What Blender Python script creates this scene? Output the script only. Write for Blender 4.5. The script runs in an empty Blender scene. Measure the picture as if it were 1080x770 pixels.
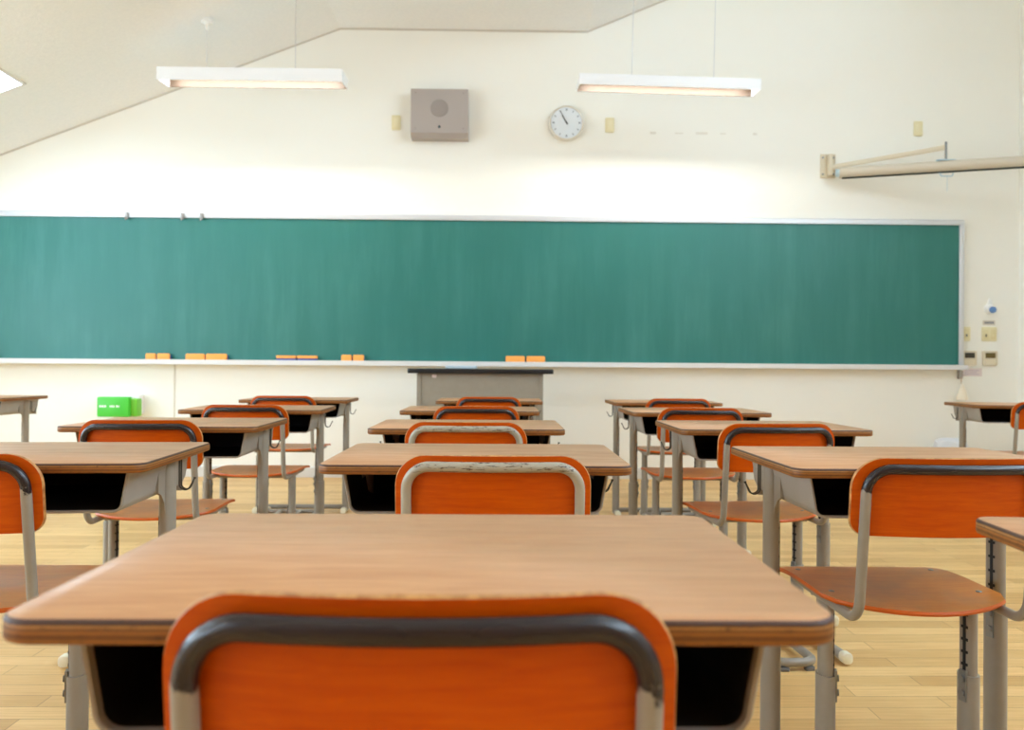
import bpy, math, random
from mathutils import Vector, Matrix

random.seed(7)
PI = math.pi
COL = bpy.context.scene.collection
sc = bpy.context.scene

# ------------------------------------------------------------------ helpers
def lin(r, g, b):
    def f(c):
        c /= 255.0
        return c / 12.92 if c <= 0.04045 else ((c + 0.055) / 1.055) ** 2.4
    return (f(r), f(g), f(b), 1.0)

class MB:
    """collects shapes, then links them as ONE mesh object"""
    def __init__(self):
        self.v, self.f, self.m, self.s = [], [], [], []
    def add(self, vs, fs, mat=0, smooth=False):
        n = len(self.v)
        self.v += [tuple(p) for p in vs]
        for f in fs:
            self.f.append([n + i for i in f]); self.m.append(mat); self.s.append(smooth)
        return self
    def box(self, x0, x1, y0, y1, z0, z1, mat=0):
        vs = [(x, y, z) for z in (z0, z1) for y in (y0, y1) for x in (x0, x1)]
        fs = [(0, 2, 3, 1), (4, 5, 7, 6), (0, 1, 5, 4), (2, 6, 7, 3), (0, 4, 6, 2), (1, 3, 7, 5)]
        return self.add(vs, fs, mat)
    def rings(self, rings, mat=0, smooth=True, cap=True, closed=True, capmat=None):
        """skin a list of rings (each a list of points)"""
        n = len(rings[0]); base = len(self.v)
        for r in rings: self.v += [tuple(p) for p in r]
        for i in range(len(rings) - 1):
            for j in range(n if closed else n - 1):
                a = base + i * n + j; b = base + i * n + (j + 1) % n
                self.f.append([a, b, b + n, a + n]); self.m.append(mat); self.s.append(smooth)
        if cap:
            cm = mat if capmat is None else capmat
            self.f.append([base + j for j in range(n)][::-1]); self.m.append(cm); self.s.append(False)
            e = base + (len(rings) - 1) * n
            self.f.append([e + j for j in range(n)]); self.m.append(cm); self.s.append(False)
        return self
    def tube(self, path, r, n=14, mat=0, ry=None, up=None, cap=True):
        """sweep an ellipse (r, ry) along a polyline"""
        P = [Vector(p) for p in path]; ry = ry or r
        rings = []; prev = None
        for i, p in enumerate(P):
            t = (P[min(i + 1, len(P) - 1)] - P[max(i - 1, 0)]).normalized()
            if prev is None:
                u = Vector(up) if up else (Vector((1, 0, 0)) if abs(t.x) < .9 else Vector((0, 1, 0)))
            else:
                u = prev
            u = (u - t * u.dot(t)).normalized(); w = t.cross(u); prev = u
            rings.append([p + u * (r * math.cos(2 * PI * k / n)) + w * (ry * math.sin(2 * PI * k / n)) for k in range(n)])
        return self.rings(rings, mat, True, cap)
    def lathe(self, prof, origin, axis='z', n=32, mat=0, smooth=True):
        """prof: (radius, height) pairs"""
        o = Vector(origin); rings = []
        for r, h in prof:
            ring = []
            for k in range(n):
                c, s = r * math.cos(2 * PI * k / n), r * math.sin(2 * PI * k / n)
                ring.append(o + (Vector((c, s, h)) if axis == 'z' else Vector((c, -h, s)) if axis == 'y' else Vector((h, c, s))))
            rings.append(ring)
        return self.rings(rings, mat, smooth, True)
    def prism(self, poly, axis, a, b, mat=0, smooth=False):
        """extrude a 2-D polygon: axis x -> (y,z), axis y -> (x,z), axis z -> (x,y)"""
        def pt(p, h):
            return (h, p[0], p[1]) if axis == 'x' else (p[0], h, p[1]) if axis == 'y' else (p[0], p[1], h)
        return self.rings([[pt(p, a) for p in poly], [pt(p, b) for p in poly]], mat, smooth, True)
    def rbox(self, x0, x1, y0, y1, z0, z1, r, mat=0, axis='z', bev=None, n=5):
        """box with rounded corners about one axis and softened end faces"""
        bev = r * .4 if bev is None else bev
        if axis == 'z': A, B = (x0, x1, y0, y1), (z0, z1)
        elif axis == 'y': A, B = (x0, x1, z0, z1), (y0, y1)
        else: A, B = (y0, y1, z0, z1), (x0, x1)
        def ring(ins, h):
            out = []
            for p in rrect(A[0] + ins, A[1] - ins, A[2] + ins, A[3] - ins, max(r - ins, .0005), n):
                out.append((p[0], p[1], h) if axis == 'z' else (p[0], h, p[1]) if axis == 'y' else (h, p[0], p[1]))
            return out
        return self.rings([ring(bev, B[0]), ring(bev * .3, B[0] + bev * .3), ring(0, B[0] + bev), ring(0, B[1] - bev),
                           ring(bev * .3, B[1] - bev * .3), ring(bev, B[1])], mat, True, True)
    def build(self, name, mats, parent=None):
        me = bpy.data.meshes.new(name)
        me.from_pydata(self.v, [], self.f)
        if not isinstance(mats, (list, tuple)): mats = [mats]
        for m in mats: me.materials.append(m)
        for p, mi, s in zip(me.polygons, self.m, self.s):
            p.material_index = mi; p.use_smooth = s
        import bmesh
        bm = bmesh.new(); bm.from_mesh(me)
        bmesh.ops.recalc_face_normals(bm, faces=bm.faces)
        bm.to_mesh(me); bm.free()
        if any(self.s):
            try: me.set_sharp_from_angle(angle=math.radians(42))
            except Exception: pass
        o = bpy.data.objects.new(name, me); COL.objects.link(o)
        if parent: o.parent = parent
        return o

def rrect(x0, x1, y0, y1, r, n=6):
    pts = []
    for cx, cy, a in ((x1 - r, y1 - r, 0), (x0 + r, y1 - r, 90), (x0 + r, y0 + r, 180), (x1 - r, y0 + r, 270)):
        for k in range(n + 1):
            t = math.radians(a + 90 * k / n)
            pts.append((cx + r * math.cos(t), cy + r * math.sin(t)))
    return pts

def fillet(path, radii, n=8):
    """round the corners of a polyline; radii: {index: radius}"""
    out = []
    for i, p in enumerate(path):
        p = Vector(p)
        r = radii.get(i, 0)
        if not r or i in (0, len(path) - 1):
            out.append(p); continue
        a = (Vector(path[i - 1]) - p); b = (Vector(path[i + 1]) - p)
        la, lb = a.length, b.length; a.normalize(); b.normalize()
        ang = a.angle(b); d = min(r / math.tan(ang / 2), la * .95, lb * .95); rr = d * math.tan(ang / 2)
        c = p + (a + b).normalized() * (rr / math.sin(ang / 2))
        s, e = p + a * d - c, p + b * d - c
        tot = s.angle(e)
        for k in range(n + 1):
            t = k / n
            out.append(c + (s * math.sin((1 - t) * tot) + e * math.sin(t * tot)) / math.sin(tot))
    return out

def tag(o, label=None, cat=None, group=None, kind=None):
    if label: o['label'] = label
    if cat: o['category'] = cat
    if group: o['group'] = group
    if kind: o['kind'] = kind
    return o

def empty(name, loc, rz=0):
    o = bpy.data.objects.new(name, None); COL.objects.link(o)
    o.location = loc; o.rotation_euler = (0, 0, rz); o.empty_display_size = .05
    return o

KIDS = {}
def kids(o): return [c for c in bpy.data.objects if c.parent == o]
def copy_tree(o, parent=None):
    c = o.copy(); COL.objects.link(c); c.parent = parent
    for ch in kids(o): copy_tree(ch, c)
    return c

# ------------------------------------------------------------------ materials
def mat(name, color, rough=.5, metal=0., spec=.5, coat=0., coat_rough=.1):
    m = bpy.data.materials.new(name); m.use_nodes = True
    b = m.node_tree.nodes['Principled BSDF']
    b.inputs['Base Color'].default_value = color
    b.inputs['Roughness'].default_value = rough
    b.inputs['Metallic'].default_value = metal
    b.inputs['Specular IOR Level'].default_value = spec
    b.inputs['Coat Weight'].default_value = coat
    b.inputs['Coat Roughness'].default_value = coat_rough
    return m

class NT:
    def __init__(self, m):
        self.t = m.node_tree; self.n = m.node_tree.nodes; self.l = m.node_tree.links; self.b = self.n['Principled BSDF']
    def node(self, typ, **kw):
        nd = self.n.new(typ)
        for k, v in kw.items():
            if k in nd.inputs: nd.inputs[k].default_value = v
            else: setattr(nd, k, v)
        return nd
    def link(self, a, b): self.l.new(a, b)
    def coords(self, scale=(1, 1, 1), kind='Object'):
        tc = self.n.new('ShaderNodeTexCoord'); mp = self.n.new('ShaderNodeMapping')
        mp.inputs['Scale'].default_value = scale
        self.link(tc.outputs[kind], mp.inputs['Vector']); return mp.outputs['Vector']
    def noise(self, vec, scale, detail=4, rough=.55, dist=0.):
        nd = self.n.new('ShaderNodeTexNoise')
        nd.inputs['Scale'].default_value = scale; nd.inputs['Detail'].default_value = detail
        nd.inputs['Roughness'].default_value = rough; nd.inputs['Distortion'].default_value = dist
        self.link(vec, nd.inputs['Vector']); return nd.outputs['Fac']
    def ramp(self, fac, stops, interp='LINEAR'):
        r = self.n.new('ShaderNodeValToRGB'); r.color_ramp.interpolation = interp
        els = r.color_ramp.elements
        while len(els) < len(stops): els.new(.5)
        for e, (p, c) in zip(els, stops): e.position = p; e.color = c
        self.link(fac, r.inputs['Fac']); return r.outputs['Color']
    def mix(self, fac, a, b, blend='MIX'):
        nd = self.n.new('ShaderNodeMix'); nd.data_type = 'RGBA'; nd.blend_type = blend
        for s, i in ((fac, 0), (a, 6), (b, 7)):
            if hasattr(s, 'links'): self.link(s, nd.inputs[i])
            else: nd.inputs[i].default_value = s
        return nd.outputs[2]
    def math(self, op, a, b=0., clamp=False):
        nd = self.n.new('ShaderNodeMath'); nd.operation = op; nd.use_clamp = clamp
        for s, i in ((a, 0), (b, 1)):
            if hasattr(s, 'links'): self.link(s, nd.inputs[i])
            else: nd.inputs[i].default_value = s
        return nd.outputs[0]
    def sep(self, vec):
        nd = self.n.new('ShaderNodeSeparateXYZ'); self.link(vec, nd.inputs[0]); return nd.outputs
    def bump(self, h, strength=.2, dist=.002):
        nd = self.n.new('ShaderNodeBump'); nd.inputs['Strength'].default_value = strength
        nd.inputs['Distance'].default_value = dist
        self.link(h, nd.inputs['Height']); self.link(nd.outputs[0], self.b.inputs['Normal'])
    def color(self, s): self.link(s, self.b.inputs['Base Color'])
    def rough(self, s): self.link(s, self.b.inputs['Roughness'])
    def objrand(self):
        return self.n.new('ShaderNodeObjectInfo').outputs['Random']

def grey(v): return (v, v, v, 1)

# plaster walls
def wall_mat(name, c1, c2):
    m = mat(name, c1, .8, spec=.25); t = NT(m)
    v = t.coords()
    f = t.noise(v, 1.3, 3)
    t.color(t.mix(f, c1, c2))
    t.bump(t.noise(v, 160, 2), .12, .002)
    return m
M_wall = wall_mat('cream_plaster', lin(245, 244, 238), lin(242, 241, 233))
M_ceil = mat('ceiling_board', lin(236, 229, 217), .9, spec=.15); t = NT(M_ceil)
v = t.coords(); f = t.noise(v, 45, 5, .7)
t.color(t.mix(t.ramp(f, [(.35, grey(0)), (.7, grey(1))]), lin(240, 243, 246), lin(247, 249, 251))); t.bump(f, .35, .006)

# floor strips
M_floor = mat('oak_strip_floor', lin(222, 185, 128), .42, spec=.4); t = NT(M_floor)
v = t.coords()
br = t.node('ShaderNodeTexBrick', offset=.37, offset_frequency=2, squash=1.0)
br.inputs['Scale'].default_value = 1.0; br.inputs['Mortar Size'].default_value = .0011
br.inputs['Mortar Smooth'].default_value = .2; br.inputs['Bias'].default_value = 0.
br.inputs['Brick Width'].default_value = .62; br.inputs['Row Height'].default_value = .0755
br.inputs['Color1'].default_value = lin(238, 198, 132); br.inputs['Color2'].default_value = lin(204, 159, 94)
br.inputs['Mortar'].default_value = lin(120, 82, 42)
t.link(v, br.inputs['Vector'])
v2 = t.coords((1.2, 26, 1)); g = t.noise(v2, 4, 6, .6, .4)
c = t.mix(t.ramp(g, [(.3, grey(.0)), (.75, grey(.55))]), br.outputs['Color'], lin(176, 130, 72))
v3 = t.coords((1, 1, 1)); w = t.noise(v3, 2.2, 3)
c = t.mix(t.ramp(w, [(.4, grey(0)), (.75, grey(.35))]), c, lin(240, 204, 142))
t.color(c); t.bump(br.outputs['Fac'], -.3, .002)
t.rough(t.ramp(g, [(.2, grey(.34)), (.8, grey(.5))]))

# desk laminate, edge plies
M_lam = mat('desk_laminate', lin(172, 128, 98), .33, spec=.5); t = NT(M_lam)
v = t.coords((2.2, 30, 1)); g = t.noise(v, 5, 7, .65, .6)
v2 = t.coords((1, 5, 1)); g2 = t.noise(v2, 6, 3)
c = t.mix(t.ramp(g, [(.3, grey(0)), (.72, grey(.8))]), lin(188, 136, 94), lin(214, 163, 117))
c = t.mix(t.ramp(g2, [(.42, grey(0)), (.7, grey(.35))]), c, lin(172, 118, 78))
hs = t.node('ShaderNodeHueSaturation'); t.link(c, hs.inputs['Color'])
t.link(t.math('ADD', t.math('MULTIPLY', t.objrand(), .16), .92), hs.inputs['Value'])
v4 = t.coords((9, 3, 1)); sp = t.noise(v4, 30, 2)
c = t.mix(t.ramp(sp, [(.74, grey(0)), (.79, grey(.35))]), hs.outputs[0], lin(200, 170, 140))
t.color(c); t.rough(t.ramp(g2, [(.3, grey(.28)), (.7, grey(.38))]))
M_ply = mat('plywood_edge', lin(160, 105, 40), .55); t = NT(M_ply)
v = t.coords(); z = t.sep(v)[2]
zz = t.math('DIVIDE', t.math('SUBTRACT', z, .70), .02)
v2 = t.coords((9, 9, 60)); ns = t.noise(v2, 4, 5, .7)
zz = t.math('ADD', zz, t.math('MULTIPLY', t.math('SUBTRACT', ns, .5), .12))
A, B, Dk = lin(156, 98, 34), lin(108, 62, 18), lin(52, 32, 22)
c = t.ramp(zz, [(.0, B), (.16, A), (.30, B), (.38, lin(110, 62, 20)), (.50, A), (.62, B), (.74, lin(176, 124, 60)), (.80, lin(104, 62, 26)), (.87, Dk), (.97, lin(95, 62, 48))])
v3 = t.coords((14, 14, 40)); n3 = t.noise(v3, 6, 5, .75)
c = t.mix(t.ramp(n3, [(.56, grey(0)), (.66, grey(.75))]), c, lin(58, 36, 20))
t.color(c)

# painted steel
def steel(name, col, scratch=.25):
    m = mat(name, col, .38, spec=.5); t = NT(m)
    v = t.coords(); n = t.noise(v, 14, 5, .7)
    c = t.mix(t.ramp(n, [(.35, grey(0)), (.75, grey(.3))]), col, (col[0] * .72, col[1] * .68, col[2] * .62, 1))
    n2 = t.noise(v, 70, 4, .7)
    c = t.mix(t.ramp(n2, [(.70, grey(0)), (.76, grey(scratch))]), c, lin(70, 55, 45))
    t.color(c); return m
M_steel = steel('warm_grey_paint', lin(150, 142, 130))
M_tray = steel('tray_grey_paint', lin(158, 152, 144))
M_inside = mat('tray_inside_painted_shade', lin(26, 24, 23), .6, spec=.2)  # shade inside the grey steel tray, put into the colour
M_black = mat('black_slot', lin(16, 15, 15), .6)
M_bolt = mat('bolt_steel', lin(140, 142, 142), .35, metal=.7)
M_pad = mat('grey_rubber_pad', lin(104, 102, 100), .6)
M_cap = mat('cream_plastic_cap', lin(226, 220, 196), .5)
M_wire = mat('hook_wire', lin(84, 82, 76), .3, metal=.8)

def frame_tube(name, dark):
    """grey chair tube; its top bar is either a worn dark coat or bare paint with scratches"""
    base = lin(150, 141, 128)
    m = mat(name, base, .36); t = NT(m)
    v = t.coords(); x, y, z = t.sep(v)
    n = t.noise(v, 28, 5, .7); n2 = t.noise(v, 9, 3)
    if dark:
        edge = t.math('ADD', z, t.math('MULTIPLY', t.math('SUBTRACT', n, .5), .09))
        f = t.ramp(t.math('DIVIDE', t.math('SUBTRACT', edge, .668), .02), [(.35, grey(0)), (.6, grey(1))])
        dk = t.mix(n2, lin(27, 20, 23), lin(44, 35, 40))
        t.color(t.mix(f, t.mix(t.ramp(n, [(.3, grey(0)), (.8, grey(.35))]), base, lin(128, 120, 106)), dk))
        t.rough(t.mix(f, grey(.38), grey(.27)))
    else:
        base = lin(170, 163, 146)
        v2 = t.coords((9, 30, 70)); s = t.noise(v2, 4, 6, .75)
        top = t.ramp(t.math('DIVIDE', t.math('SUBTRACT', z, .712), .012), [(.0, grey(0)), (.5, grey(1))])
        f = t.math('MULTIPLY', top, t.ramp(s, [(.55, grey(0)), (.60, grey(1))]))
        sp = t.ramp(t.noise(v, 120, 4, .7), [(.66, grey(0)), (.7, grey(.8))])
        f = t.math('MAXIMUM', f, t.math('MULTIPLY', sp, top))
        t.color(t.mix(f, base, lin(66, 44, 32)))
    return m
M_tube_dark = frame_tube('chair_tube_dark_top', True)
M_tube_bare = frame_tube('chair_tube_bare', False)

# orange plywood
M_back = mat('orange_varnished_ply', lin(206, 82, 4), .36, spec=.22); t = NT(M_back)
v = t.coords((2.5, 2.5, 26)); g = t.noise(v, 3.5, 6, .6, .8)
c = t.mix(t.ramp(g, [(.3, grey(0)), (.75, grey(1))]), lin(188, 70, 0), lin(208, 92, 0))
v2 = t.coords((1, 1, 1)); g2 = t.noise(v2, 11, 3)
c = t.mix(t.ramp(g2, [(.62, grey(0)), (.8, grey(.35))]), c, lin(166, 58, 0))
hs = t.node('ShaderNodeHueSaturation'); t.link(c, hs.inputs['Color'])
t.link(t.math('ADD', t.math('MULTIPLY', t.objrand(), .14), .93), hs.inputs['Value']); t.color(hs.outputs[0])
M_backedge = mat('ply_rim', lin(196, 140, 78), .4); t = NT(M_backedge)
t.color(t.mix(t.ramp(t.noise(t.coords(), 60, 4, .7), [(.4, grey(0)), (.65, grey(1))]), lin(205, 150, 88), lin(150, 92, 42)))
M_seat = mat('worn_seat_ply', lin(186, 100, 40), .33, spec=.4); t = NT(M_seat)
v = t.coords((2.5, 20, 1)); g = t.noise(v, 4, 6, .6, .6)
c = t.mix(t.ramp(g, [(.3, grey(0)), (.75, grey(1))]), lin(206, 116, 30), lin(220, 138, 48))
g2 = t.noise(t.coords(), 7, 4, .6)
c = t.mix(t.ramp(g2, [(.42, grey(0)), (.7, grey(.7))]), c, lin(176, 112, 58))
t.color(c)
M_seatrim = mat('orange_seat_rim', lin(200, 92, 8), .4)

M_board = mat('green_chalkboard', lin(54, 124, 112), .40, spec=.45); t = NT(M_board)
v = t.coords((7, 1, .8)); s = t.noise(v, 1.1, 6, .62)
v2 = t.coords((1, 1, 1)); s2 = t.noise(v2, 1.4, 4)
f = t.math('MULTIPLY', t.ramp(s, [(.38, grey(0)), (.75, grey(1))]), t.ramp(s2, [(.35, grey(.1)), (.7, grey(.8))]))
seam = None
t.color(t.mix(t.math('MULTIPLY', f, .4), lin(38, 114, 107), lin(98, 164, 158)))
M_alu = mat('aluminium_rail', lin(214, 216, 220), .4, metal=.35)
M_tray_white = mat('white_chalk_tray', lin(222, 222, 222), .45)
M_base = mat('pale_baseboard', lin(214, 212, 208), .5)
M_white = mat('white_enamel', lin(240, 242, 246), .4)
M_tan = mat('reflector_painted_bounce', lin(66, 50, 34), .6)  # warm bounce from the floor is painted into this tan
M_speaker = mat('speaker_mauve_grey', lin(172, 163, 158), .55)
M_grille = mat('speaker_grille', lin(152, 143, 138), .7)
M_clockface = mat('clock_face', lin(226, 233, 240), .3, coat=.8, coat_rough=.04)
M_clockrim = mat('clock_rim', lin(226, 222, 212), .3, metal=.2)
M_ink = mat('dark_ink', lin(60, 74, 80), .6)
M_plate = mat('ivory_plate', lin(232, 222, 182), .45)
M_green = mat('bright_green_plastic', lin(72, 196, 58), .4)
M_green2 = mat('lime_green_plastic', lin(110, 196, 52), .4)
M_plastic = mat('white_plastic', lin(240, 240, 238), .4)
M_orange = mat('eraser_orange', lin(255, 172, 84), .6)
M_blue = mat('eraser_blue', lin(44, 76, 150), .9)
M_lectern = steel('lectern_grey', lin(156, 148, 134), .1)
M_lecttop = mat('lectern_dark_top', lin(30, 32, 36), .3)
M_screen = mat('screen_case', lin(206, 196, 178), .4)
M_screenb = mat('screen_black_bar', lin(30, 42, 40), .5)
M_cream = mat('cream_paint', lin(216, 204, 180), .5)
M_clearblue = mat('pale_blue_plastic', lin(190, 214, 226), .3)
M_knob = mat('blue_dial', lin(96, 140, 200), .4)
M_lcd = mat('amber_display', lin(104, 86, 34), .3)
M_lcd2 = mat('dark_display', lin(56, 52, 40), .3)
M_note = mat('pinkish_paper', lin(226, 212, 210), .8)
M_cloth = mat('cream_cloth', lin(242, 232, 212), .9)
M_cord = mat('cord', lin(190, 160, 120), .9)
M_magnet = mat('clip_grey', lin(160, 158, 156), .4, metal=.5)
M_pale = mat('pale_blue_sheet', lin(198, 212, 222), .5)
M_bag = mat('white_bag', lin(226, 230, 238), .5)
M_mark = mat('tape_residue', lin(228, 224, 214), .9)
M_winframe = mat('window_frame', lin(225, 225, 222), .4)
M_glass = bpy.data.materials.new('window_glass'); M_glass.use_nodes = True
_n = M_glass.node_tree.nodes; _l = M_glass.node_tree.links; _n.clear()
_o = _n.new('ShaderNodeOutputMaterial'); _m = _n.new('ShaderNodeMixShader'); _m.inputs[0].default_value = .06
_t = _n.new('ShaderNodeBsdfTransparent'); _g = _n.new('ShaderNodeBsdfGlossy'); _g.inputs['Roughness'].default_value = .02
_l.new(_t.outputs[0], _m.inputs[1]); _l.new(_g.outputs[0], _m.inputs[2]); _l.new(_m.outputs[0], _o.inputs[0])
M_tubelight = mat('lamp_tube', lin(250, 248, 240), .4)
M_tubelight.node_tree.nodes['Principled BSDF'].inputs['Emission Color'].default_value = (1, .97, .92, 1)
M_tubelight.node_tree.nodes['Principled BSDF'].inputs['Emission Strength'].default_value = 1.0

# ------------------------------------------------------------------ the room
YF, YB = 6.74, -3.2          # front and back wall
XL, XR = -5.2, 4.375         # left and right wall
SL, SR = .388, .425          # ceiling slopes
def zc(x):
    return 3.751 + SL * (x + 1.351) if x < -1.351 else 3.75 + SR * (x - .713) if x > .713 else 3.75
WT = .18
def S(o): return tag(o, kind='structure')

b = MB().box(XL - WT, XR + WT, YB - WT, YF + WT, -.12, 0)
S(b.build('floor', M_floor))
poly = [(XL - WT, 0), (XR + WT, 0), (XR + WT, zc(XR + WT) + .1), (.713, zc(.713) + .1), (-1.351, zc(-1.351) + .1), (XL - WT, zc(XL - WT) + .1)]
S(MB().prism(poly, 'y', YF, YF + WT).build('wall_front', M_wall))
S(MB().prism(poly, 'y', YB - WT, YB).build('unseen_wall_back', mat('unseen_wall_fill_cut', lin(176, 136, 92), .5)))  # unseen wall, its brown tone added to cut the fill light

def wall_with_openings(name, x0, x1, ztop, ops):
    """side wall running along Y with rectangular openings (y0, y1, z0, z1) of one height band"""
    z0, z1 = ops[0][2], ops[0][3]
    m = MB().box(x0, x1, YB, YF, 0, z0).box(x0, x1, YB, YF, z1, ztop)
    ys = [YB] + [q for o_ in ops for q in o_[:2]] + [YF]
    for i in range(0, len(ys), 2): m.box(x0, x1, ys[i], ys[i + 1], z0, z1)
    return S(m.build(name, M_wall))
LW = [(-2.6, -.3, .8, 2.08), (.0, 2.3, .8, 2.08), (2.6, 4.9, .8, 2.08)]
RW = [(-2.6, -.4, 2.9, 4.95), (-.1, 2.1, 2.9, 4.95), (2.6, 3.6, 2.9, 4.95)]
wall_with_openings('wall_left', XL - WT, XL, zc(XL) + .1, LW)
wall_with_openings('wall_right', XR, XR + WT, zc(XR + WT) + .1, RW)

# ceiling: left slope with skylight openings, flat middle, right slope
SKY = [(-4.45, -3.425, 4.75, 5.849), (-4.45, -3.425, 1.2, 2.3), (-4.45, -3.425, -2.0, -.9)]
def slab(m, x0, x1, y0, y1, th=.12):
    vs = [(x, y, zc(x) + d) for d in (0, th) for y in (y0, y1) for x in (x0, x1)]
    m.add(vs, [(0, 2, 3, 1), (4, 5, 7, 6), (0, 1, 5, 4), (2, 6, 7, 3), (0, 4, 6, 2), (1, 3, 7, 5)])
m = MB()
slab(m, XL - WT, -4.45, YB, YF); slab(m, -3.425, -1.351, YB, YF)
ys = [YB] + sorted(q for s_ in SKY for q in s_[2:]) + [YF]
for i in range(0, len(ys), 2): slab(m, -4.45, -3.425, ys[i], ys[i + 1])
slab(m, -1.351, .713, YB, YF); slab(m, .713, XR + WT, YB, YF)
S(m.build('ceiling', M_ceil))

wn = 1
for i, (x0, x1, y0, y1) in enumerate(SKY):
    fr = MB(); w = .018
    def beam(xa, xb, ya, yb):
        vs = [(x, y, zc(x) + d) for d in (-.008, .035) for y in (ya, yb) for x in (xa, xb)]
        fr.add(vs, [(0, 2, 3, 1), (4, 5, 7, 6), (0, 1, 5, 4), (2, 6, 7, 3), (0, 4, 6, 2), (1, 3, 7, 5)])
    beam(x0, x0 + w, y0, y1); beam(x1 - w, x1, y0, y1); beam(x0, x1, y0, y0 + w); beam(x0, x1, y1 - w, y1)
    o = S(fr.build('window_%d' % wn, M_winframe))
    pn = MB(); pn.add([(x, y, zc(x) + d) for d in (.06, .066) for y in (y0, y1) for x in (x0, x1)],
                      [(0, 2, 3, 1), (4, 5, 7, 6), (0, 1, 5, 4), (2, 6, 7, 3), (0, 4, 6, 2), (1, 3, 7, 5)])
    pn.build('pane', M_glass, o); wn += 1
def side_window(x0, x1, y0, y1, z0, z1):
    global wn
    f = MB(); w = .05
    f.box(x0, x1, y0, y1, z0, z0 + w).box(x0, x1, y0, y1, z1 - w, z1)
    for k in range(3):
        yc = y0 + (y1 - y0 - w) * k / 2
        f.box(x0, x1, yc, yc + w, z0 + w, z1 - w)
    o = S(f.build('window_%d' % wn, M_winframe))
    xm = (x0 + x1) / 2
    MB().box(xm - .003, xm + .003, y0 + w, y1 - w, z0 + w, z1 - w).build('pane', M_glass, o); wn += 1
for (y0, y1, z0, z1) in LW: side_window(XL - .12, XL - .06, y0, y1, z0, z1)
for (y0, y1, z0, z1) in RW: side_window(XR + .06, XR + .12, y0, y1, z0, z1)

# baseboards, seam, cornice lines
S(MB().prism([(YF - .014, 0), (YF, 0), (YF, .088), (YF - .008, .088), (YF - .014, .08)], 'x', XL, XR).build('baseboard_front', M_base))
S(MB().prism([(XR - .014, 0), (XR, 0), (XR, .088), (XR - .008, .088), (XR - .014, .08)], 'y', YB, YF - .014).build('baseboard_right', M_base))
S(MB().prism([(XL + .014, 0), (XL, 0), (XL, .088), (XL + .008, .088), (XL + .014, .08)], 'y', YB, YF - .014).build('baseboard_left', M_base))
S(MB().box(-2.709, -2.697, YF - .004, YF, .088, .93).build('trim_1', mat('seam_grey', lin(214, 208, 196), .7)))
m = MB()
pts = [(XL, zc(XL)), (-1.351, zc(-1.351)), (.713, zc(.713)), (XR, zc(XR))]
for (xa, za), (xb, zb) in zip(pts, pts[1:]):
    m.add([(x, y, z + d) for d in (-.014, 0) for y in (YF - .006, YF) for (x, z) in ((xa, za), (xb, zb))],
          [(0, 2, 3, 1), (4, 5, 7, 6), (0, 1, 5, 4), (2, 6, 7, 3), (0, 4, 6, 2), (1, 3, 7, 5)])
S(m.build('trim_2', mat('cornice_grey', lin(206, 200, 190), .7)))

# ------------------------------------------------------------------ chalkboard
bd = empty('chalkboard', (0, YF, .93))
tag(bd, 'long green chalkboard with aluminium frame across the front wall', 'chalkboard')
XB0, XB1 = -4.75, 3.885
MB().box(XB0, XB1 - .03, -.035, -.0, .03, 1.225).build('writing_surface', M_board, bd)
m = MB().prism([(-.05, 1.214), (0, 1.214), (0, 1.262), (-.03, 1.262), (-.05, 1.25)], 'x', XB0, XB1)
m.box(XB0, XB1, -.053, -.048, 1.222, 1.228)
m.build('top_rail', M_alu, bd)
MB().rbox(XB1 - .04, XB1, -.05, 0, .02, 1.216, .008, axis='z').build('side_rail', M_alu, bd)
MB().prism([(-.115, .002), (0, .002), (0, .03), (-.1, .03), (-.106, .042), (-.115, .04)], 'x', XB0, XB1).build('chalk_tray', M_tray_white, bd)

def px(xp, y=6.68): return (xp - 527.4) * y / 850.0        # photo column -> metres on the board plane
def eraser(x0, x1, flat, label, i):
    w = x1 - x0
    e = empty('blackboard_eraser', ((x0 + x1) / 2, 6.67, .9605))
    tag(e, label, 'eraser', 'erasers on the chalk tray')
    h = w / 2
    if flat:
        MB().rbox(-h, h, -.025, .025, .0, .026, .006).build('felt_pad', M_blue, e)
        MB().rbox(-h, h, -.025, .025, .0262, .05, .007).build('grip_back', M_orange, e)
    else:
        MB().rbox(-h, h, .004, .022, .0, .05, .006, axis='y').build('felt_pad', M_blue, e)
        bb = MB().rbox(-h + .002, h - .002, -.02, .0038, .001, .06, .012, axis='y', bev=.006).build('grip_back', M_orange, e)
    return e
for i, (a, b_, fl, lb) in enumerate([
    (157, 168, 0, 'left eraser of the narrow orange pair farthest left on the chalk tray'),
    (169, 182.5, 0, 'right eraser of the narrow orange pair farthest left on the chalk tray'),
    (198.5, 218.7, 0, 'long orange eraser, left of the wide pair beside the wall panel seam'),
    (219.6, 242, 0, 'long orange eraser, right of the wide pair beside the wall panel seam'),
    (293.3, 314, 1, 'orange eraser lying flat on blue felt, left one of the flat pair'),
    (315.3, 335.7, 1, 'orange eraser lying flat on blue felt, right one of the flat pair'),
    (360.7, 372, 0, 'small orange eraser, left of the small pair left of the lectern'),
    (373, 385, 0, 'small orange eraser, right of the small pair left of the lectern'),
    (533, 553.7, 0, 'orange eraser on the tray above the lectern, left of two'),
    (555, 575, 0, 'orange eraser on the tray above the lectern, right of two'),
    (-19, 2, 1, 'blue and orange eraser at the far left edge of the picture')]):
    eraser(px(a), px(b_), fl, lb, i)

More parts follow.
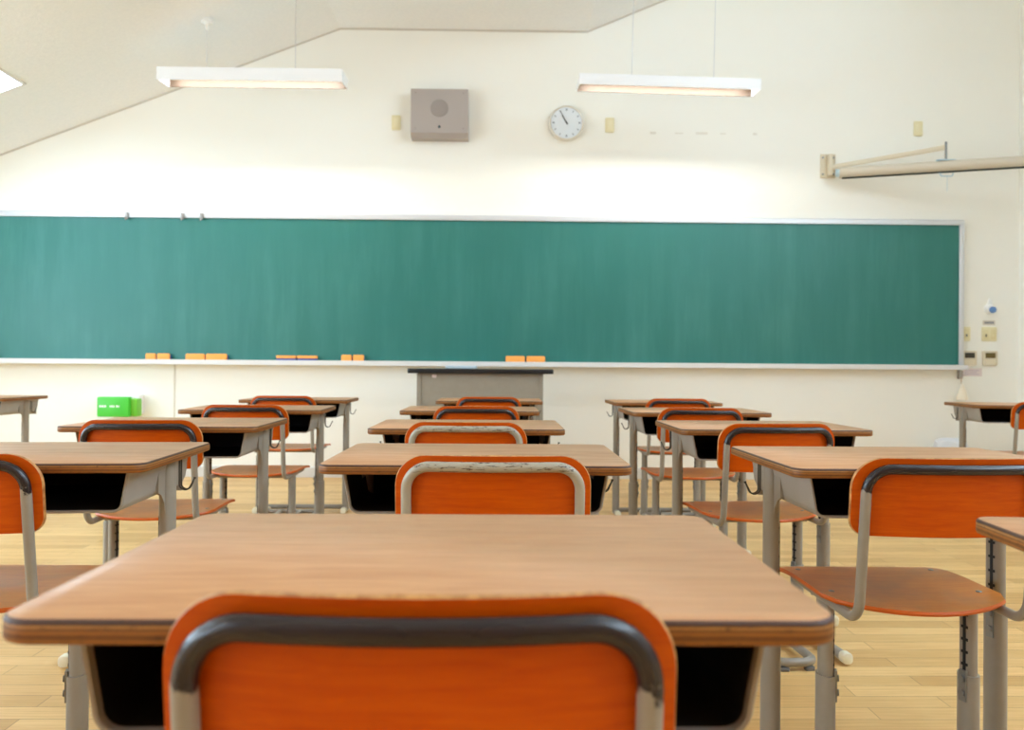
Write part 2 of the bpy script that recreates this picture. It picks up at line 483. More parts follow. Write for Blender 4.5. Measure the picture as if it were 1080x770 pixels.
for i, (xp, lb) in enumerate([(135, 'small grey clip on the chalkboard top rail, farthest left of three'),
                              (193, 'small grey clip on the chalkboard top rail, middle of three'),
                              (213, 'small grey clip on the chalkboard top rail, right of three')]):
    c_ = empty('rail_clip', (px(xp), 6.686, 2.148)); tag(c_, lb, 'clip', 'clips on the chalkboard rail')
    MB().rbox(-.012, .012, -.014, -.0, -.02, .03, .004, axis='y').build('clip_plate', M_magnet, c_)
    MB().tube(fillet([(0, -.012, 0), (0, -.02, -.03), (0, -.035, -.03), (0, -.037, -.012)], {1: .008, 2: .008}), .004, 8).build('clip_hook', M_magnet, c_)

# ------------------------------------------------------------------ wall fittings
sp = empty('wall_speaker', (-.511, YF, 3.01)); tag(sp, 'square mauve-grey loudspeaker box high on the front wall', 'loudspeaker')
prof = [(-.14, .192), (0, .192), (0, -.2), (-.1, -.2), (-.14, -.168)]
MB().prism(prof, 'x', -.235, .235).build('cabinet', M_speaker, sp)
MB().lathe([(.0, 0), (.072, 0), (.072, .004), (.066, .006), (0, .006)], (0, -.1395, .035), 'y', 32).build('grille', M_grille, sp)
MB().lathe([(.0, 0), (.011, 0), (.011, .006), (0, .008)], (0, -.1395, -.118), 'y', 16).build('volume_knob', M_ink, sp)
for sx in (-1, 1):
    for sz in (-1, 1):
        MB().lathe([(0, 0), (.006, 0), (.005, .003), (0, .004)], (sx * .195, -.1395, .015 + sz * .145), 'y', 10).build('screw', M_grille, sp)

ck = empty('wall_clock', (.54, YF, 2.968)); tag(ck, 'round white wall clock right of the loudspeaker', 'clock')
MB().lathe([(0, 0), (.135, 0), (.146, .012), (.146, .04), (.138, .05), (.132, .046), (.131, .036), (0, .036)], (0, 0, 0), 'y', 48).build('rim', M_clockrim, ck)
fc = MB().lathe([(0, .0362), (.1305, .0362), (.1305, .0382), (0, .0384)], (0, 0, 0), 'y', 48).build('dial', M_clockface, ck)
M_hour = mat('hour_mark_grey', lin(150, 160, 168), .6)
for k in range(12):
    a = 2 * PI * k / 12; r0, r1, w_ = .1, .118, .004 if k % 3 else .007
    ca, sa = math.sin(a), math.cos(a)
    q = [(r0 * ca - w_ * sa, r0 * sa + w_ * ca), (r0 * ca + w_ * sa, r0 * sa - w_ * ca), (r1 * ca + w_ * sa, r1 * sa - w_ * ca), (r1 * ca - w_ * sa, r1 * sa + w_ * ca)]
    MB().prism(q, 'y', -.0386, -.0394).build('hour_mark', M_hour, fc)
def hand(name, ang, ln, w_, y_):
    ca, sa = math.sin(ang), math.cos(ang)
    q = [(-.015 * ca - w_ * sa, -.015 * sa + w_ * ca), (-.015 * ca + w_ * sa, -.015 * sa - w_ * ca), (ln * ca + w_ * .6 * sa, ln * sa - w_ * .6 * ca), (ln * ca - w_ * .6 * sa, ln * sa + w_ * .6 * ca)]
    MB().prism(q, 'y', y_, y_ - .002).build(name, M_ink, ck)
hand('hour_hand', math.radians(-31), .07, .006, -.040)
hand('minute_hand', math.radians(-28), .108, .003, -.0425)

for x, lb in ((-.881, 'ivory blank wall plate left of the loudspeaker'), (.905, 'ivory blank wall plate right of the clock'), (3.51, 'ivory blank wall plate above the screen case, far right')):
    p_ = empty('wall_plate', (x, YF, 2.962)); tag(p_, lb, 'wall plate', 'blank wall plates')
    MB().rbox(-.037, .037, -.012, 0, -.062, .062, .008, axis='y').build('cover', M_plate, p_)
    MB().rbox(-.02, .02, -.0145, -.0121, -.038, .038, .004, axis='y').build('insert', mat('ivory_insert', lin(236, 226, 190), .5), p_)

for i, (x, w_) in enumerate(((1.27, .05), (1.49, .07), (1.68, .1), (1.86, .05), (2.13, .035))):
    tag(MB().rbox(x - w_ / 2, x + w_ / 2, YF - .0012, YF, 2.893 + .004 * (i % 2), 2.907 + .006 * ((i + 1) % 2), .004, axis='y', bev=.0003).build('tape_mark', M_mark),
        ['leftmost old tape mark on the wall under the right lamp', 'second old tape mark from the left on the wall under the right lamp',
         'middle and longest old tape mark on the wall under the right lamp', 'fourth old tape mark from the left on the wall under the right lamp',
         'rightmost old tape mark on the wall under the right lamp'][i], 'tape mark', 'old tape marks on the wall')

# thermostat, switches, displays
kn = empty('dial_switch', (4.122, YF, 1.446)); tag(kn, 'round white wall sensor with blue dial right of the chalkboard', 'switch')
MB().lathe([(0, 0), (.042, 0), (.042, .012), (.03, .03), (0, .03)], (0, 0, 0), 'y', 28).build('housing', M_plastic, kn)
MB().prism([(-.024, .03), (.024, .03), (.004, .085), (-.004, .085)], 'y', -.02, 0).build('tab', M_plastic, kn)
MB().lathe([(0, .03), (.027, .03), (.025, .048), (0, .05)], (.012, 0, -.008), 'y', 24).build('dial', M_knob, kn)
nt = tag(MB().box(4.07, 4.175, YF - .0015, YF, 1.312, 1.35).build('label_strip', mat('pale_label', lin(214, 206, 194), .7)), 'small printed label strip between the dial and the switch plate', 'label')
m = MB()
for k in range(5): m.box(4.085 + k * .016, 4.097 + k * .016, YF - .0022, YF - .0014, 1.322, 1.34)
m.build('print', mat('label_print', lin(120, 124, 136), .7), nt)
def plate(x, z, w_, h, lb, double):
    p_ = empty('switch_plate', (x, YF, z)); tag(p_, lb, 'switch plate', 'switch plates right of the chalkboard')
    MB().rbox(-w_, w_, -.012, 0, -h, h, .008, axis='y').build('cover', M_plate, p_)
    for k in ((-.5, .5) if double else (0,)):
        f = MB().rbox(k * w_ - .02, k * w_ + .02, -.0155, -.0121, -.04, .04, .004, axis='y').build('rocker', mat('rocker', lin(226, 214, 168), .5), p_)
        MB().box(k * w_ - .006, k * w_ + .006, -.0165, -.0156, -.022, -.002).build('indicator', M_ink if k <= 0 else M_plate, f)
plate(4.122, 1.234, .062, .06, 'ivory double switch plate under the blue dial', True)
plate(3.925, 1.234, .035, .06, 'ivory single switch plate close beside the chalkboard frame', False)
def controller(x, lb, lcd):
    c_ = empty('wall_controller', (x, YF, 1.03)); tag(c_, lb, 'controller', 'wall controllers with small screens')
    MB().rbox(-.06, .06, -.022, 0, -.062, .062, .008, axis='y').build('housing', M_cream, c_)
    MB().box(-.042, .042, -.0232, -.0218, .002, .046).build('display', lcd, c_)
    MB().box(-.042, .042, -.0236, -.0221, -.05, -.012).build('flap', mat('flap', lin(224, 212, 186), .5), c_)
controller(4.125, 'cream wall controller with amber display under the double switch', M_lcd)
controller(3.949, 'cream wall controller with dark display touching the chalkboard frame', M_lcd2)
nt = tag(MB().box(3.90, 4.065, YF - .002, YF, .878, .945).build('paper_note', M_note), 'pinkish paper note pinned below the wall controllers', 'note')
m = MB()
for r_ in range(3): m.box(3.915, 4.04 - .02 * (r_ % 2), YF - .0026, YF - .0019, .892 + r_ * .016, .898 + r_ * .016)
m.build('print', mat('note_print', lin(190, 176, 190), .8), nt)
hk = empty('hanging_duster', (3.87, YF, .93)); tag(hk, 'cream cloth duster hanging on a cord below the chalkboard corner', 'duster')
MB().rbox(-.016, .016, -.03, -.0, -.075, .0, .006, axis='y').build('hook', M_magnet, hk)
MB().tube([(0, -.032, -.06), (.003, -.034, -.12)], .003, 8).build('cord', M_cord, hk)
MB().lathe([(.004, -.11), (.014, -.135), (.03, -.18), (.044, -.235), (.04, -.25), (0, -.252)], (0, -.05, 0), 'z', 20).build('cloth', M_cloth, hk)

# screen case on its swing arm
scn = empty('projection_screen', (2.745, YF, 2.637)); tag(scn, 'rolled projection screen case on a wall bracket at upper right', 'projection screen')
m = MB().rbox(-.063, .063, -.012, 0, -.1, .1, .006, axis='y').box(-.01, .02, -.06, -.012, -.09, .09)
m.build('wall_bracket', M_cream, scn)
for sx, sz in ((-.045, .07), (-.045, -.07), (.045, .07), (.045, -.07)):
    MB().lathe([(0, 0), (.009, 0), (.008, .008), (0, .01)], (sx, -.012, sz), 'y', 12).build('bolt', M_bolt, scn)
base = Vector((2.745, YF, 2.637))
a0, a1 = Vector((2.795, 6.62, 2.553)) - base, Vector((4.27, 6.122, 2.553)) - base
cse = MB().tube([a0, a1], .044, 24, up=(0, 0, 1)).build('case', M_screen, scn)
d = (a1 - a0).normalized()
MB().tube([a0 - d * .03, a0 + d * .004], .03, 16).build('end_cap', M_clearblue, cse)
dn = Vector((0, 0, -.042))
MB().tube([a0 + dn + d * .02, a1 + dn], .011, 10, ry=.016, up=(0, 0, 1)).build('bottom_bar', M_screenb, cse)
h0 = a0 + d * .79
MB().tube([(.012, -.05, -.02), (h0.x - .01, h0.y - .0, h0.z + .15)], .02, 10, ry=.008, up=(0, 0, 1)).build('swing_arm', M_cream, scn)
m = MB().tube([h0 + Vector((0, 0, .04)), h0 + Vector((0, 0, .195))], .009, 10)
m.build('hanger_rod', M_bolt, scn)
MB().rbox(h0.x - .075, h0.x + .075, h0.y - .03, h0.y + .03, h0.z + .042, h0.z + .052, .02).build('hanger_plate', M_clearblue, scn)
m = MB().tube(fillet([h0 + Vector((-.05, 0, -.05)), h0 + Vector((-.04, 0, -.078)), h0 + Vector((.05, 0, -.078)), h0 + Vector((.06, 0, -.05))], {1: .015, 2: .015}), .005, 8)
m.tube([h0 + Vector((.01, 0, -.07)), h0 + Vector((.01, 0, -.2))], .002, 6)
m.build('pull_ring', M_clearblue, scn)

# green eraser cleaner on the wall
gb = empty('eraser_cleaner', (-3.115, YF, .515)); tag(gb, 'bright green and white eraser cleaner box on the wall behind the left desks', 'eraser cleaner')
MB().rbox(-.13, .165, -.1, 0, .0, .165, .02, axis='y', bev=.01).build('rear_case', M_plastic, gb)
MB().rbox(-.13, .17, -.15, -.06, -.01, .135, .012, axis='x', bev=.006).build('side_case', M_green2, gb)
fcv = MB().rbox(-.135, .12, -.19, -.12, -.012, .15, .012, axis='y', bev=.008).build('front_cover', M_green, gb)
m = MB()
for x0, x1 in ((-.115, -.1), (-.095, -.08), (-.076, -.06), (-.03, -.022), (-.017, -.006), (-.001, .008), (.02, .034), (.039, .046)):
    m.box(x0, x1, -.1912, -.1898, .066, .082)
m.build('lettering', M_plastic, fcv)

# lectern
lc = empty('lectern', (-.14, 5.75, 0)); tag(lc, 'grey steel lectern with dark top standing before the chalkboard', 'lectern')
MB().box(-.42, .42, .004, .47, .06, .878).build('body', M_lectern, lc)
MB().box(-.452, -.421, -.002, .47, .0, .878).build('side_panel', M_lectern, lc)
MB().box(.421, .449, -.002, .47, .0, .878).build('side_panel', M_lectern, lc)
MB().rbox(-.516, .521, -.04, .52, .879, .913, .012).build('top', M_lecttop, lc)
MB().rbox(-.345, -.312, .0015, .0038, .847, .872, .006, axis='y', bev=.0004).build('sticker', M_note, lc)
MB().box(-.40, .40, .03, .44, .0, .06).build('plinth', M_lecttop, lc)
fo = empty('flat_folder', (-.29, 6.1, .9135)); tag(fo, 'pale blue flat folder lying on the dark lectern top', 'folder')
MB().rbox(-.115, .115, -.1, .1, 0, .022, .006).build('cover', M_pale, fo)
MB().box(-.11, .112, -.097, .095, .0222, .024).build('pages', M_plastic, fo)

# white bag on the floor, right
m = MB(); rings = []
for k, (r_, z_) in enumerate(((.08, .0), (.12, .012), (.132, .1), (.135, .2), (.128, .3), (.115, .35), (.08, .366), (.025, .372))):
    ring = []
    for j in range(36):
        a = 2 * PI * j / 36; w_ = 1 + .05 * math.sin(3 * a + k) + .03 * math.sin(7 * a + 2 * k)
        ring.append((3.67 + 1.05 * r_ * w_ * math.cos(a), 6.50 + .8 * r_ * w_ * math.sin(a), z_ + (.007 * math.sin(5 * a) if k > 4 else 0)))
    rings.append(ring)
m.rings(rings)
tag(m.build('plastic_bag', M_bag), 'white plastic bag on the floor by the front wall behind the far right desk', 'bag')

# ------------------------------------------------------------------ pendant lamps over the board
def pendant(cx, half, zt, zb, tilt, wires, label, rz=0):
    y0, y1 = 5.78, 6.0
    L = empty('pendant_lamp', (cx, y0, zb)); L.rotation_euler = (0, tilt, rz)
    tag(L, label, 'lamp', 'blackboard lamps')
    h = zt - zb; d_ = y1 - y0
    m = MB()
    m.box(-half, half, 0, .006, 0, h).box(-half, half, .006, d_, h - .006, h)
    m.build('housing', M_white, L)
    for s_ in (-1, 1):
        MB().prism([(.006, 0), (d_, .02), (d_, h - .006), (.006, h - .006)], 'x', s_ * half, s_ * (half - .006)).build('end_plate', M_white, L)
    MB().box(-half + .006, half - .006, d_ - .006, d_, .02, h - .006).build('reflector', M_tan, L)
    MB().tube([(-half + .03, .06, h - .028), (half - .03, .06, h - .028)], .013, 14).build('tube', M_tubelight, L)
    for wx in wires:
        lx = wx - cx
        top = zc(wx) - zb - lx * math.tan(-tilt) * 0
        w_ = MB().tube([(lx, .12, h - .006), (lx, .12, top - .03)], .0028, 8).build('suspension_wire', M_alu, L)
        MB().lathe([(0, -.07), (.012, -.07), (.014, -.03), (.04, -.02), (.045, .008), (0, .008)], (lx, .12, top), 'z', 20).build('ceiling_mount', M_plastic, w_)
    # the asymmetric reflector throws its light at the board
    ld = bpy.data.lights.new('board_light', 'AREA'); ld.shape = 'RECTANGLE'; ld.size = 2 * half - .1; ld.size_y = .03
    ld.energy = LAMP; ld.color = (1, .97, .92); ld.spread = math.radians(180)
    lo = bpy.data.objects.new('board_light', ld); COL.objects.link(lo); lo.parent = L
    lo.location = (0, .125, h - .012)
    dirv = Vector((0, .45, -.89)); lo.rotation_euler = dirv.to_track_quat('-Z', 'Y').to_euler()
LAMP = 14
pendant(-1.806, .661, 3.055, 2.964, 0., (-2.155, -1.51), 'long white pendant lamp on wires at upper left')
pendant(1.213, .658, 3.034, 2.956, math.radians(1.1), (.95, 1.555), 'long white pendant lamp on wires right of the clock')

# ------------------------------------------------------------------ school desk
TW, TD, TZ = .325, .48, .72
def slot_and_plate(leg, cx, cy, sx, ax, ay, bx, by, zr, step, zp):
    """dark row of adjustment holes and its bolted plate, on the inner face of an oval post"""
    ang = math.radians(17); n = Vector((sx * math.cos(ang), -math.sin(ang), 0)); t = Vector((-n.y, n.x, 0))
    def on(a, b):                                   # point of the oval whose normal is n
        tt = math.atan2(a and b * math.sin(ang), a * math.cos(ang))
        return Vector((cx + sx * a * math.cos(tt), cy - b * math.sin(tt), 0))
    def slab(m, c, hw, d0, d1, z0, z1):
        q = [c + n * d0 - t * hw, c + n * d0 + t * hw, c + n * d1 + t * hw, c + n * d1 - t * hw]
        m.prism([(p.x, p.y) for p in q], 'z', z0, z1)
    c = on(ax, ay); m = MB()
    slab(m, c, .0038, -.004, .0005, zr[0], zr[1])
    k = 0
    while zr[0] + .012 + step * k < zr[1]:
        z0 = zr[0] + .012 + step * k; slab(m, c, .0085, -.006, .0004, z0, z0 + .006); k += 1
    m.build('adjustment_slot', M_black, leg)
    c = on(bx, by); m = MB()
    slab(m, c, .0095, -.004, .002, zp[0], zp[1])
    m.build('bolt_plate', M_bolt, leg)
    for z in (zp[0] + (zp[1] - zp[0]) * .27, zp[0] + (zp[1] - zp[0]) * .74):
        p = c + Vector((0, 0, z))
        MB().tube([p + n * .001, p + n * .005, p + n * .0062], .0075, 12).build('bolt', M_bolt, leg)
def make_desk():
    r = empty('school_desk', (0, 0, 0))
    m = MB()
    def ring(ins, z): return [(p[0], p[1], z) for p in rrect(-TW + ins, TW - ins, ins, TD - ins, .03 - ins, 7)]
    m.rings([ring(.004, .70), ring(.001, .7015), ring(0, .704), ring(0, .716), ring(.001, .7185), ring(.003, .72)], 0, True, True, capmat=1)
    m.build('desktop', [M_ply, M_lam], r)
    # open-fronted book tray
    pro = [(-.280, .6995), (-.2685, .636)] + [(-.2435 - .025 * math.cos(a), .636 - .025 * math.sin(a)) for a in [PI / 2 * k / 6 for k in range(1, 7)]]
    pro = pro + [(-x, z) for x, z in pro[::-1]]
    def off(p, d_):
        cx, cz = p[0], p[1]
        s_ = -1 if cx < 0 else 1
        t_ = min(1, max(0, (.636 - cz) / .025)) if abs(cx) < .2686 else 0
        return (cx - s_ * d_ * (1 - t_ * t_ * .9), cz + d_ * t_)
    inn = [off(p, .004) for p in pro]; lip = [off(p, .0055) for p in pro]
    o_ = MB(); n = len(pro)
    yA, yB = .045, .43
    o_.rings([[(x, yA + .004, z) for x, z in pro], [(x, yB, z) for x, z in pro]], 0, True, False, False)
    o_.rings([[(x, yA + .004, z) for x, z in pro], [((x + i_[0]) / 2, yA, (z + i_[1]) / 2) for (x, z), i_ in zip(pro, inn)], [(x, yA + .001, z) for x, z in lip], [(x, yA + .012, z) for x, z in lip], [(x, yA + .012, z) for x, z in inn]], 0, True, False, False)
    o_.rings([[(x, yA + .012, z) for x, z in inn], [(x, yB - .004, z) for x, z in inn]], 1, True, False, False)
    o_.add([(x, yB, z) for x, z in pro], [list(range(n))], 0)
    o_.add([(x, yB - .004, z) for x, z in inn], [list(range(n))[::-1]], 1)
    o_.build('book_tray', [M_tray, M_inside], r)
    for s_ in (-1, 1):
        X = s_ * .272
        # side bracket that carries tray and top
        pl = [(.23, .6995), (.43, .6995), (.43, .66), (.42, .64), (.395, .628), (.35, .622), (.335, .6), (.33, .565), (.275, .565), (.268, .595), (.25, .615), (.23, .624)]
        MB().prism(pl, 'x', X - .003, X + .003).build('bracket', M_steel, r)
        lg = MB().tube([(X, .30, .697), (X, .30, .31)], .0185, 18, ry=.026, up=(1, 0, 0)).build('leg', M_steel, r)
        MB().tube([(X, .30, .355), (X, .30, .353), (X, .30, .02)], .0225, 18, ry=.031, up=(1, 0, 0)).build('sleeve', M_steel, lg)
        slot_and_plate(lg, X, .30, -s_, .0185, .026, .0225, .031, (.36, .56), .034, (.285, .362))
        rn = MB().tube([(X, .22, .022), (X, .32, .022)], .0175, 14).build('foot_runner', M_steel, r)
        for ya, yb in ((.2, .23), (.31, .34)): MB().rbox(X - .0182, X + .0182, ya, yb, .002, .0405, .014, axis='y', bev=.003).build('end_cap', M_cap, rn)
        # bag hook, double wire
        hkm = MB()
        for dy in (0, .014):
            xo = X + s_ * .0205
            hkm.tube(fillet([(xo, .32 + dy, .69), (xo, .32 + dy, .626), (xo + s_ * .018, .32 + dy * .8 + .002, .612), (xo + s_ * .034, .327, .646)], {1: .012, 2: .012}, 6), .002, 8)
        hkm.tube([(X + s_ * .0545, .327, .644), (X + s_ * .055, .3275, .649)], .0032, 8)
        hkm.build('bag_hook', M_wire, r)
    MB().tube([(-.272, .311, .03), (.272, .311, .03)], .0145, 14).build('cross_bar', M_steel, r)
    MB().box(-.262, .262, .432, .438, .6, .6985).build('back_panel', M_steel, r)
    return r

# ------------------------------------------------------------------ school chair
def make_chair(tube_mat):
    r = empty('school_chair', (0, 0, 0))
    def bulge(x): return -.026 * (1 - (x / .195) ** 2)
    def lean(z): return (.745 - z) * .10
    # backrest: curved ply with rounded corners
    zt, zb, rt, rb, W, th = .746, .588, .062, .032, .195, .010
    rows = []
    def hw(z):
        if z > zt - rt: q = (z - (zt - rt)) / rt; return W - rt + rt * math.sqrt(max(0, 1 - q * q))
        if z < zb + rb: q = ((zb + rb) - z) / rb; return W - rb + rb * math.sqrt(max(0, 1 - q * q))
        return W
    zs = [zt - rt + rt * math.sin(PI / 2 * k / 9) for k in range(9, -1, -1)] + [.67, .655, .64] + [zb + rb - rb * math.sin(PI / 2 * k / 7) for k in range(8)]
    nu = 22; m = MB(); nr = len(zs)
    def pt(i, j, back):
        z = zs[i]; x = hw(z) * (-1 + 2 * j / nu); y = bulge(x) + lean(z)
        return (x, y + (0 if back else th), z)
    def inset_pt(i, j, back): return pt(i, j, back)
    vs = [pt(i, j, True) for i in range(nr) for j in range(nu + 1)]
    fs = [(i * (nu + 1) + j, i * (nu + 1) + j + 1, (i + 1) * (nu + 1) + j + 1, (i + 1) * (nu + 1) + j) for i in range(nr - 1) for j in range(nu)]
    m.add(vs, fs, 0, True)
    m.add([pt(i, j, False) for i in range(nr) for j in range(nu + 1)], [f[::-1] for f in fs], 0, True)
    rim = [(0, j) for j in range(nu + 1)] + [(i, nu) for i in range(1, nr)] + [(nr - 1, j) for j in range(nu - 1, -1, -1)] + [(i, 0) for i in range(nr - 2, 0, -1)]
    A_ = [Vector(pt(i, j, True)) for i, j in rim]; B_ = [Vector(pt(i, j, False)) for i, j in rim]
    cen = Vector((0, 0, .667))
    mid = [(a * .5 + b2 * .5) + Vector(((a.x - cen.x), 0, (a.z - cen.z))).normalized() * .002 for a, b2 in zip(A_, B_)]
    m.rings([A_, mid, B_], 1, True, False)
    m.build('backrest', [M_back, M_backedge], r)
    # bent tube: seat rail, up, across, down, seat rail
    X, rr = .1725, .0103
    off = -.0112
    def ty(x, z): return bulge(x) + lean(z) + off
    ztop = .7255
    half = [(X, .37, .411), (X, ty(X, .41) + .006, .411), (X, ty(X, ztop), ztop)]
    across = [(x, ty(x, ztop), ztop) for x in (.12, .09, .06, .03, 0, -.03, -.06, -.09, -.12)]
    path = half + across + [(-a, b2, c2) for a, b2, c2 in half[::-1]]
    n_ = len(path)
    m = MB().tube(fillet(path, {1: .05, 2: .05, n_ - 2: .05, n_ - 3: .05}, 10), rr, 16)
    m.build('back_frame', tube_mat, r)
    # seat
    nu, nv = 24, 20; W = .198; tth = .010
    def sy(u, v):
        e = abs(u); yr = .045 + .075 * e ** 2.2 + (.03 * max(0, (e - .88) / .12) ** 2.5)
        yf = .425 - .012 * max(0, (e - .9) / .1) ** 2.5
        return yr + (yf - yr) * v
    def sz(u, v):
        return .4335 - .008 * (1 - u * u) * math.sin(PI * min(1, v * 1.05)) - .010 * (1 - v) ** 3 * (1 - u * u) - .010 * v ** 5
    top = [(W * (-1 + 2 * i / nu), sy(-1 + 2 * i / nu, j / nv), sz(-1 + 2 * i / nu, j / nv)) for j in range(nv + 1) for i in range(nu + 1)]
    fs = [(j * (nu + 1) + i, j * (nu + 1) + i + 1, (j + 1) * (nu + 1) + i + 1, (j + 1) * (nu + 1) + i) for j in range(nv) for i in range(nu)]
    m = MB().add(top, fs, 0, True)
    m.add([(x, y, z - tth) for x, y, z in top], [f[::-1] for f in fs], 0, True)
    rim = [i for i in range(nu + 1)] + [j * (nu + 1) + nu for j in range(1, nv + 1)] + [nv * (nu + 1) + i for i in range(nu - 1, -1, -1)] + [j * (nu + 1) for j in range(nv - 1, 0, -1)]
    A_ = [Vector(top[k]) for k in rim]; B_ = [Vector(top[k]) - Vector((0, 0, tth)) for k in rim]
    cen = Vector((0, .24, 0))
    mid = [(a + b2) * .5 + Vector((a.x, a.y - .24, 0)).normalized() * .0022 for a, b2 in zip(A_, B_)]
    m.rings([A_, mid, B_], 1, True, False)
    st = m.build('seat', [M_seat, M_seatrim], r)
    for sx in (-1, 1):
        for yy in (.175, .375):
            u = sx * .165 / W; vv = (yy - sy(u, 0)) / (sy(u, 1) - sy(u, 0))
            MB().lathe([(0, 0), (.007, 0), (.006, .0018), (0, .0025)], (sx * .165, yy, sz(u, vv) - .0005), 'z', 12).build('screw', M_bolt, st)
    # under-seat bars
    for yy in (.16, .27): MB().tube([(-X, yy, .404), (X, yy, .404)], .009, 10).build('seat_bar', M_steel, r)
    for s_ in (-1, 1):
        PX = s_ * .163
        p_ = MB().tube([(PX, .21, .404), (PX, .21, .2)], .0165, 16, ry=.023, up=(1, 0, 0)).build('post', M_steel, r)
        MB().tube([(PX, .21, .236), (PX, .21, .234), (PX, .21, .025)], .0208, 18, ry=.028, up=(1, 0, 0)).build('sleeve', M_steel, p_)
        slot_and_plate(p_, PX, .21, -s_, .0165, .023, .0208, .028, (.245, .385), .028, (.178, .247))
        rn = MB().tube([(PX + s_ * .012, -.115, .022), (PX, .21, .022), (PX, .28, .022)], .0155, 14).build('foot_runner', M_steel, r)
        for yc, dx in ((-.13, s_ * .012), (.262, 0)): MB().rbox(PX + dx - .0165, PX + dx + .0165, yc, yc + .032, .0045, .0395, .013, axis='y', bev=.003).build('end_cap', M_cap, rn)
    bar = MB().tube(fillet([(-.062, .21, .024), (-.062, -.15, .024), (.062, -.15, .024), (.062, .21, .024)], {1: .04, 2: .04}, 8), .0135, 12).tube([(-.163, .21, .024), (.163, .21, .024)], .0135, 12).build('base_bar', M_steel, r)
    for s_ in (-1, 1): MB().rbox(s_ * .04 - .014, s_ * .04 + .014, -.162, -.138, 0, .012, .004).build('foot_pad', M_pad, bar)
    return r

desk0 = make_desk()
DESKS = [  # x, y, rotation (deg), label
    (-.06, .617, 0, 'brown wooden school desk nearest the camera in the centre column'),
    (-.049, 1.649, 0, 'brown wooden school desk second from the camera in the centre column'),
    (-.109, 2.63, 0, 'brown wooden school desk third from the camera in the centre column'),
    (-.140, 3.72, 0, 'brown wooden school desk fourth from the camera in the centre column'),
    (-.063, 4.85, 0, 'brown wooden school desk farthest in the centre column, just before the lectern'),
    (.93, .60, -5, 'school desk cut off by the right edge, only its left corner showing'),
    (.925, 1.625, 0, 'large school desk at right whose hook hangs beside the nearest tabletop'),
    (.93, 2.67, 0, 'school desk behind the near right desk, second in the right column'),
    (.938, 3.70, 0, 'school desk in the right column, second from the wall'),
    (1.007, 4.77, 0, 'school desk nearest the chalkboard in the right column'),
    (-1.05, 1.635, 3.5, 'large school desk at left with wire hook beside the grey leg'),
    (-1.128, 2.66, 2, 'school desk in front of the green box in the left column'),
    (-1.146, 3.70, 3, 'school desk in the left column, second from the wall'),
    (-1.242, 4.84, 1, 'school desk nearest the chalkboard in the left column'),
    (-3.275, 4.85, 0, 'far school desk cut off by the left edge of the picture'),
    (3.14, 4.70, -9, 'far school desk at the right beneath the wall switches'),
]
for i, (x, y, a, lb) in enumerate(DESKS):
    o = desk0 if i == 0 else copy_tree(desk0)
    o.location = (x, y, 0); o.rotation_euler = (0, 0, math.radians(a))
    if i == 0: first_desk = o
    tag(o, lb, 'desk', 'school desks in columns')
    if 'only its left corner' in lb:
        for ch in [c_ for c_ in kids(o) if c_.name.startswith('bag_hook')]: bpy.data.objects.remove(ch)

first_desk.scale = (1.01, .94, 1.009)      # its top sits a little higher and shorter
chair_d = make_chair(M_tube_dark); chair_b = make_chair(M_tube_bare)
CHAIRS = [  # bare tube?, x, y, rotation, label
    (0, -.058, .600, 0, 'orange school chair nearest the camera with worn black-topped frame'),
    (1, -.012, 1.609, 0, 'orange school chair with scratched bare grey tube, second in the centre column'),
    (1, -.108, 2.586, 0, 'orange school chair with scratched bare grey tube, third in the centre column'),
    (0, -.106, 3.655, 0, 'orange school chair with dark tube top, fourth in the centre column'),
    (0, -.066, 4.83, 0, 'orange school chair farthest in the centre column, before the lectern'),
    (0, .903, 1.603, 0, 'large orange school chair at right with its whole worn seat showing'),
    (0, .905, 2.61, 4, 'orange school chair behind the near right desk, second in the right column'),
    (0, .912, 3.64, 0, 'orange school chair in the right column, second from the wall'),
    (0, 1.057, 4.75, 0, 'orange school chair nearest the chalkboard in the right column'),
    (0, -1.095, 1.595, 0, 'orange school chair cut off by the left edge of the picture'),
    (0, -1.152, 2.60, 4, 'orange school chair below the green box in the left column'),
    (0, -1.150, 3.65, 0, 'orange school chair in the left column, second from the wall'),
    (0, -1.286, 4.80, 0, 'orange school chair nearest the chalkboard in the left column'),
    (0, 3.14, 4.57, -6, 'orange school chair at the far right edge beneath the wall switches'),
]
used = set()
for bare, x, y, a, lb in CHAIRS:
    src = chair_b if bare else chair_d
    o = copy_tree(src) if bare in used else src
    used.add(bare)
    o.location = (x, y, 0); o.rotation_euler = (0, 0, math.radians(a))
    tag(o, lb, 'chair', 'orange school chairs')
    if 'below the green box' in lb: o.scale = (.985, 1, 1)

chair_d.scale = (.985, 1, 1.0125)
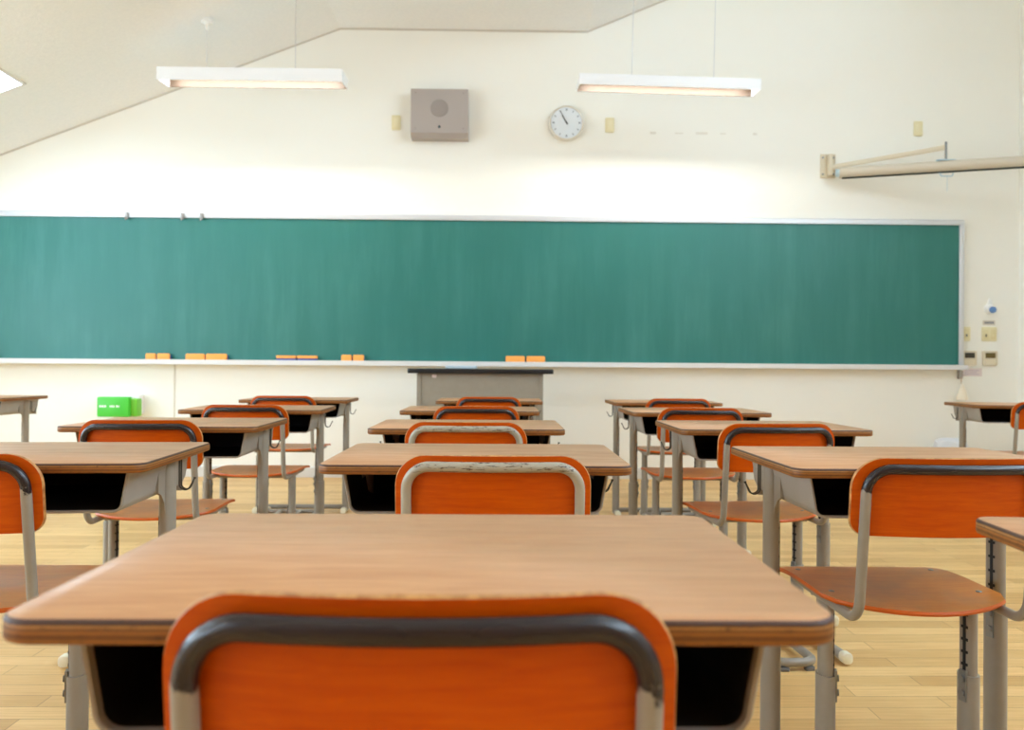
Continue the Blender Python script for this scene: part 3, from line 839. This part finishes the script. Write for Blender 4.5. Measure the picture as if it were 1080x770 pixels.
# ------------------------------------------------------------------ light
W = bpy.data.worlds.new('sky'); sc.world = W; W.use_nodes = True
bg = W.node_tree.nodes['Background']
bg.inputs['Color'].default_value = (.66, .845, 1.0, 1)
bg.inputs['Strength'].default_value = 12.3
def portal(loc, rot, sx, sy):
    l_ = bpy.data.lights.new('window_portal', 'AREA'); l_.shape = 'RECTANGLE'; l_.size = sx; l_.size_y = sy
    l_.cycles.is_portal = True
    o = bpy.data.objects.new('window_portal', l_); COL.objects.link(o); o.location = loc; o.rotation_euler = rot
for (y0, y1, z0, z1) in LW:
    portal((XL - .15, (y0 + y1) / 2, (z0 + z1) / 2), Vector((1, 0, 0)).to_track_quat('-Z', 'Y').to_euler(), y1 - y0, z1 - z0)
for (y0, y1, z0, z1) in RW:
    portal((XR + .15, (y0 + y1) / 2, (z0 + z1) / 2), Vector((-1, 0, 0)).to_track_quat('-Z', 'Y').to_euler(), y1 - y0, z1 - z0)
for (x0, x1, y0, y1) in SKY:
    xm = (x0 + x1) / 2; nrm = Vector((SL, 0, -1)).normalized()
    portal((xm, (y0 + y1) / 2, zc(xm) + .1), nrm.to_track_quat('-Z', 'Y').to_euler(), 1.15, 1.15)

# ------------------------------------------------------------------ camera
F, yaw, pitch, roll = 850.0, math.radians(.85), math.radians(.22), math.radians(.40)
fwd = Vector((math.sin(yaw) * math.cos(pitch), math.cos(yaw) * math.cos(pitch), math.sin(pitch)))
rt_ = fwd.cross(Vector((0, 0, 1))).normalized(); up_ = rt_.cross(fwd)
r2 = rt_ * math.cos(roll) + up_ * math.sin(roll); u2 = up_ * math.cos(roll) - rt_ * math.sin(roll)
cd = bpy.data.cameras.new('camera'); cam = bpy.data.objects.new('camera', cd); COL.objects.link(cam)
M = Matrix((r2, u2, -fwd)).transposed().to_4x4(); M.translation = Vector((0, 0, .92)); cam.matrix_world = M
cd.sensor_fit = 'HORIZONTAL'; cd.sensor_width = 36; cd.lens = F / 1080 * 36; cd.clip_start = .02
cd.dof.use_dof = True; cd.dof.focus_distance = 1.85; cd.dof.aperture_fstop = 5.4
sc.camera = cam

sc.view_settings.view_transform = 'Standard'
try: sc.view_settings.look = 'None'
except Exception: pass
sc.view_settings.gamma = 1.0; sc.view_settings.use_curve_mapping = False
sc.view_settings.exposure = 0.0
sc.cycles.max_bounces = 10; sc.cycles.diffuse_bounces = 7; sc.cycles.transparent_max_bounces = 12
sc.cycles.caustics_reflective = False; sc.cycles.caustics_refractive = False
sc.cycles.use_denoising = True
